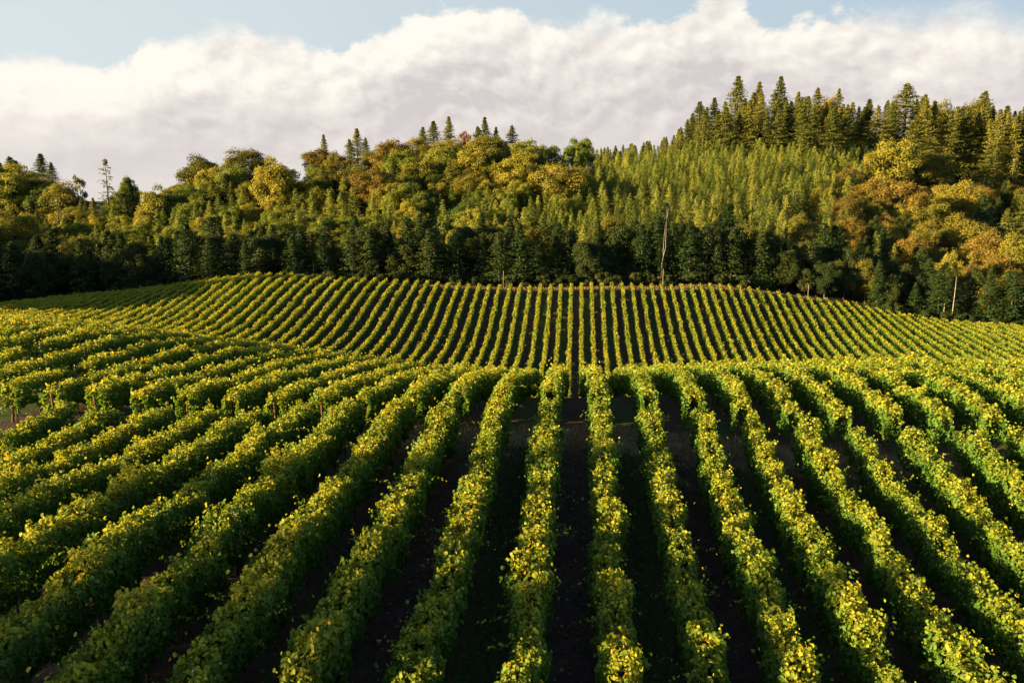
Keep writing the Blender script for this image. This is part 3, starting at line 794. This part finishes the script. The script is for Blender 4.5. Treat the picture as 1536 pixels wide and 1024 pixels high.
SKY=[(-200,240),(0,238),(20,236),(60,230),(90,262),(120,258),(157,240),(175,268),(190,262),(215,275),(250,262),(290,235),(320,228),(370,222),(410,233),(450,238),(485,202),(510,218),(535,193),(560,215),(590,208),(620,212),(650,182),(675,175),(700,195),(727,177),(745,200),(768,188),(790,206),(830,214),(850,220),(870,204),(890,218),(920,212),(960,207),(1000,198),(1020,185),(1045,157),(1080,150),(1108,114),(1125,135),(1140,122),(1155,135),(1172,114),(1190,142),(1227,133),(1258,133),(1280,152),(1330,150),(1362,125),(1390,142),(1425,150),(1460,152),(1478,137),(1500,160),(1560,158),(1700,150)]
def canopy(u): return max(skyline(u+d) for d in range(-40,41,8))
def skyline(u): return float(np.interp(u,[a for a,b in SKY],[b for a,b in SKY]))
def plantation_rest(rest):
    me=bpy.data.meshes.new('plantation_points'); me.from_pydata([(x,y,g1(x,y)-.1) for x,y,h in rest],[],[]); me.update()
    o=link('fir_plantation',me); tag(o,'distant young firs merging into one texture high on the plantation slope','young firs',None,'stuff')
    a=me.attributes.new('hs','FLOAT','POINT'); a.data.foreach_set('value',[h/10. for _,_,h in rest])
    c=bpy.data.collections.new('plantation_sources')
    for (cr,tr),_ in KIND['fy']:
        s=bpy.data.objects.new('plantation_fir_source',cr); c.objects.link(s)
    ng=bpy.data.node_groups.new('scatter','GeometryNodeTree')
    ng.interface.new_socket('Geometry',in_out='INPUT',socket_type='NodeSocketGeometry'); ng.interface.new_socket('Geometry',in_out='OUTPUT',socket_type='NodeSocketGeometry')
    N=ng.nodes; L=ng.links
    gi=N.new('NodeGroupInput'); go=N.new('NodeGroupOutput'); ip=N.new('GeometryNodeInstanceOnPoints'); ci=N.new('GeometryNodeCollectionInfo')
    ci.inputs['Collection'].default_value=c; ci.inputs['Separate Children'].default_value=True; ip.inputs['Pick Instance'].default_value=True
    mp=N.new('GeometryNodeMeshToPoints'); L.new(gi.outputs[0],mp.inputs['Mesh']); L.new(mp.outputs[0],ip.inputs['Points']); L.new(ci.outputs[0],ip.inputs['Instance'])
    rv=N.new('FunctionNodeRandomValue'); rv.data_type='FLOAT_VECTOR'; rv.inputs[0].default_value=(0,0,0); rv.inputs[1].default_value=(0,0,6.28); L.new(rv.outputs[0],ip.inputs['Rotation'])
    na=N.new('GeometryNodeInputNamedAttribute'); na.data_type='FLOAT'; na.inputs[0].default_value='hs'; L.new(na.outputs[0],ip.inputs['Scale'])
    L.new(ip.outputs[0],go.inputs[0])
    md=o.modifiers.new('scatter','NODES'); md.node_group=ng
PLANT_MAX=330
fill()
# trees of the same wood where it wraps round the left side, outside the frame
def wrap():
    rr=random.Random(9)
    for i in range(56):
        y=rr.uniform(105,205); x=-rr.uniform(124,165)
        if near(x,y,2.5) or screen(x,y,g1(x,y)+8)[0]>-25: continue
        k=rr.choice(['ft','bo','bg']); tree(x,y,rr.uniform(17,23) if k=='ft' else rr.uniform(12,16),k,'large tree of the wood wrapping round the left side beyond the frame','trees of the wood left of the frame',1.,rr)
wrap()
def west():
    # loose line of trees west of the vineyard, outside the frame: their long shadows dapple the near rows
    rr=random.Random(4)
    for x,y,h,k in [(-58,-46,17,'bo'),(-52,-37,19,'ft'),(-60,-30,16,'bg'),(-54,-23,20,'ft'),(-62,-17,17,'ft'),(-52,-11,14,'bo'),(-60,0,17,'ft'),(-50,-4,14,'bo'),(-66,-12,19,'ft')]:
        tree(x,y,h*.92,k,'tall tree west of the near rows, beyond the left edge of the frame','trees west of the near rows',.9,rr)
west()
print('trees',cnt,sum(cnt.values()))
# pale dead forked trunk, bare trunk, stakes
def snag(u,Y,vt,paths,name,label):
    x,y,zt=atd(Y,u,vt); z0=g1(x,y); h=zt-z0
    root=empty(name,(x,y,z0)); tag(root,label,'dead tree')
    V,Q=join([tube([(a*1.0,b,c*h) for a,b,c in p],r,7) for p,r in paths]); link('trunk',np_mesh('bare_trunk',V,Q,M['pale_bark'],smooth=True),root)
snag(1000,171.5,309,[([(-.7,0,-.03),(-.65,0,.25),(-.35,0,.36),(.05,0,.47),(.05,0,.75),(.15,0,.84),(-.05,0,1)],[.06,.058,.055,.045,.038,.025,.01]),([(-.35,0,.36),(-.45,0,.44),(-.3,0,.62),(-.1,0,.80)],[.05,.045,.035,.015]),([(.12,0,.84),(.3,0,.9),(.28,0,.98)],[.06,.04,.015]),([(.05,0,.66),(.5,.2,.7)],[.03,.01])],'dead_tree','pale dead forked trunk standing against the dark firs right of centre')
snag(1434,171.,415,[([(-.1,0,-.05),(0,0,.4),(.12,0,.8),(.1,0,1)],[.09,.08,.06,.03])],'bare_trunk','slim pale leaning bare trunk at the right foot of the wood')
def stake(u,v0,v1,Y,label,name='boundary_stake',m='stake_wood',r=.065):
    x,y,zt=atd(Y,u,v0); z0=g1(x,y); h=max(zt-z0,1.)
    V,Q=tube([(0,0,-.3),(0,0,h*.5),(.03,0,h-.04),(.03,0,h)],[r,r*.97,r*.9,r*.4],7)
    o=link(name,small_mesh(name,V,Q,M[m]),None,(x,y,z0)); tag(o,label,'stake','boundary stakes')
stake(470,393,411,160.,'tall pale stake at the top of the far rows, left of centre')
stake(755,406,418,161.5,'thin brown stake at the top of the far rows, near the centre')
stake(995,403,420,167.5,'thin stake directly below the pale dead forked trunk')
stake(1213,427,441,172.,'short stake at the crest right of centre')
stake(1417,455,468,172,'stumpy pale stake near the leaning bare trunk','boundary_stake','stake_wood',.10)
def marker():
    x,y,z=atd(29.6,146,646); z0=g1(x,y); root=empty('marker_stake',(x,y,z0)); tag(root,'small white-capped marker with an orange stem at the headland gap on the left','marker')
    h=max(z-z0,.6)
    V,Q=tube([(0,0,-.1),(0,0,h*.5),(0,0,h-.2)],[.035,.035,.035],10); link('stem',small_mesh('marker_stem',V,Q,M['orange_plastic']),root)
    V,Q=tube([(0,0,h-.22),(0,0,h-.03),(0,0,h)],[.065,.065,.045],12); link('cap',small_mesh('marker_cap',V,Q,M['white_plastic']),root)
marker()
# ================================================================ low cover
def blades(name,xs,ys,hmin,hmax,w,m,label,cat,tint):
    rng=np.random.default_rng(len(xs)); n=len(xs); C=np.stack([xs,ys,ground(xs,ys)-.01],1)
    T=np.stack([rng.normal(0,.4,n),rng.normal(0,.4,n),np.ones(n)],1); N=rng.normal(0,1,(n,3)); N[:,2]*=.2
    V,Q,k=leaves(C,N,T,rng.uniform(hmin,hmax,n),False,w,.1)
    o=link(name,np_mesh(name,V,Q,m,np.repeat(np.clip(rng.normal(tint,.2,n),0,1),k))); tag(o,label,cat,None,'stuff')
def cover():
    rng=np.random.default_rng(3)
    M['grass']=leaf_mat('aisle_grass',[(0,(.02,.04,.01)),(.5,(.05,.085,.02)),(1,(.13,.13,.05))],1,.2,pscale=.6,pamp=.5)
    M['dry']=leaf_mat('dry_grass',[(0,(.12,.08,.04)),(.5,(.26,.19,.09)),(1,(.42,.30,.14))],1,.3,pscale=.6,pamp=.3,tcol=(1,1,1))
    xs=[];ys=[]
    for a in range(-13,12):
        if a%2==0: continue
        n=4200; y=rng.uniform(9,31,n); x=a*S+rng.normal(0,.42,n)
        xs.append(x);ys.append(y)
    blades('aisle_grass',np.concatenate(xs),np.concatenate(ys),.05,.17,.22,M['grass'],'short dark grass growing in every second aisle','grass',.5)
    n=16000; y=rng.uniform(31.1,33.6,n); x=rng.uniform(-13,24,n); keep=np.sin(x*1.9)*np.sin(x*.7+y)>-.35
    blades('headland_grass',x[keep],y[keep],.08,.34,.12,M['dry'],'dry straw-coloured grass and weeds on the headland between the near rows and the rise','grass',.5)
    n=14000; x=rng.uniform(-100,95,n); y=np.array([ytop(q) for q in x])+rng.uniform(.8,5.,n)
    blades('edge_grass',x,y,.2,.6,.25,M['dry'],'dry brown grass strip between the far rows and the wood','grass',.15)
cover()
def litter():
    rng=np.random.default_rng(8); n=26000; a=rng.integers(-13,12,n); x=a*S+rng.normal(0,.5,n); y=rng.uniform(9,33,n)
    C=np.stack([x,y,ground(x,y)+rng.uniform(.005,.03,n)],1); N=rng.normal(0,.45,(n,3))+[0,0,1]; T=rng.normal(0,1,(n,3))
    V,Q,k=leaves(C,N,T,rng.uniform(.04,.13,n),False,rng.uniform(.5,.9),.2)
    M['litter']=leaf_mat('leaf_litter',[(0,(.05,.03,.018)),(.5,(.13,.085,.045)),(1,(.28,.22,.12))],1,.1,pscale=2.,pamp=.4,tcol=(1,1,1))
    tag(link('leaf_litter',np_mesh('leaf_litter',V,Q,M['litter'],np.repeat(rng.uniform(0,1,n)**1.5,k))),'fallen leaves, straw and prunings scattered over the dark soil aisles','leaf litter',None,'stuff')
litter()
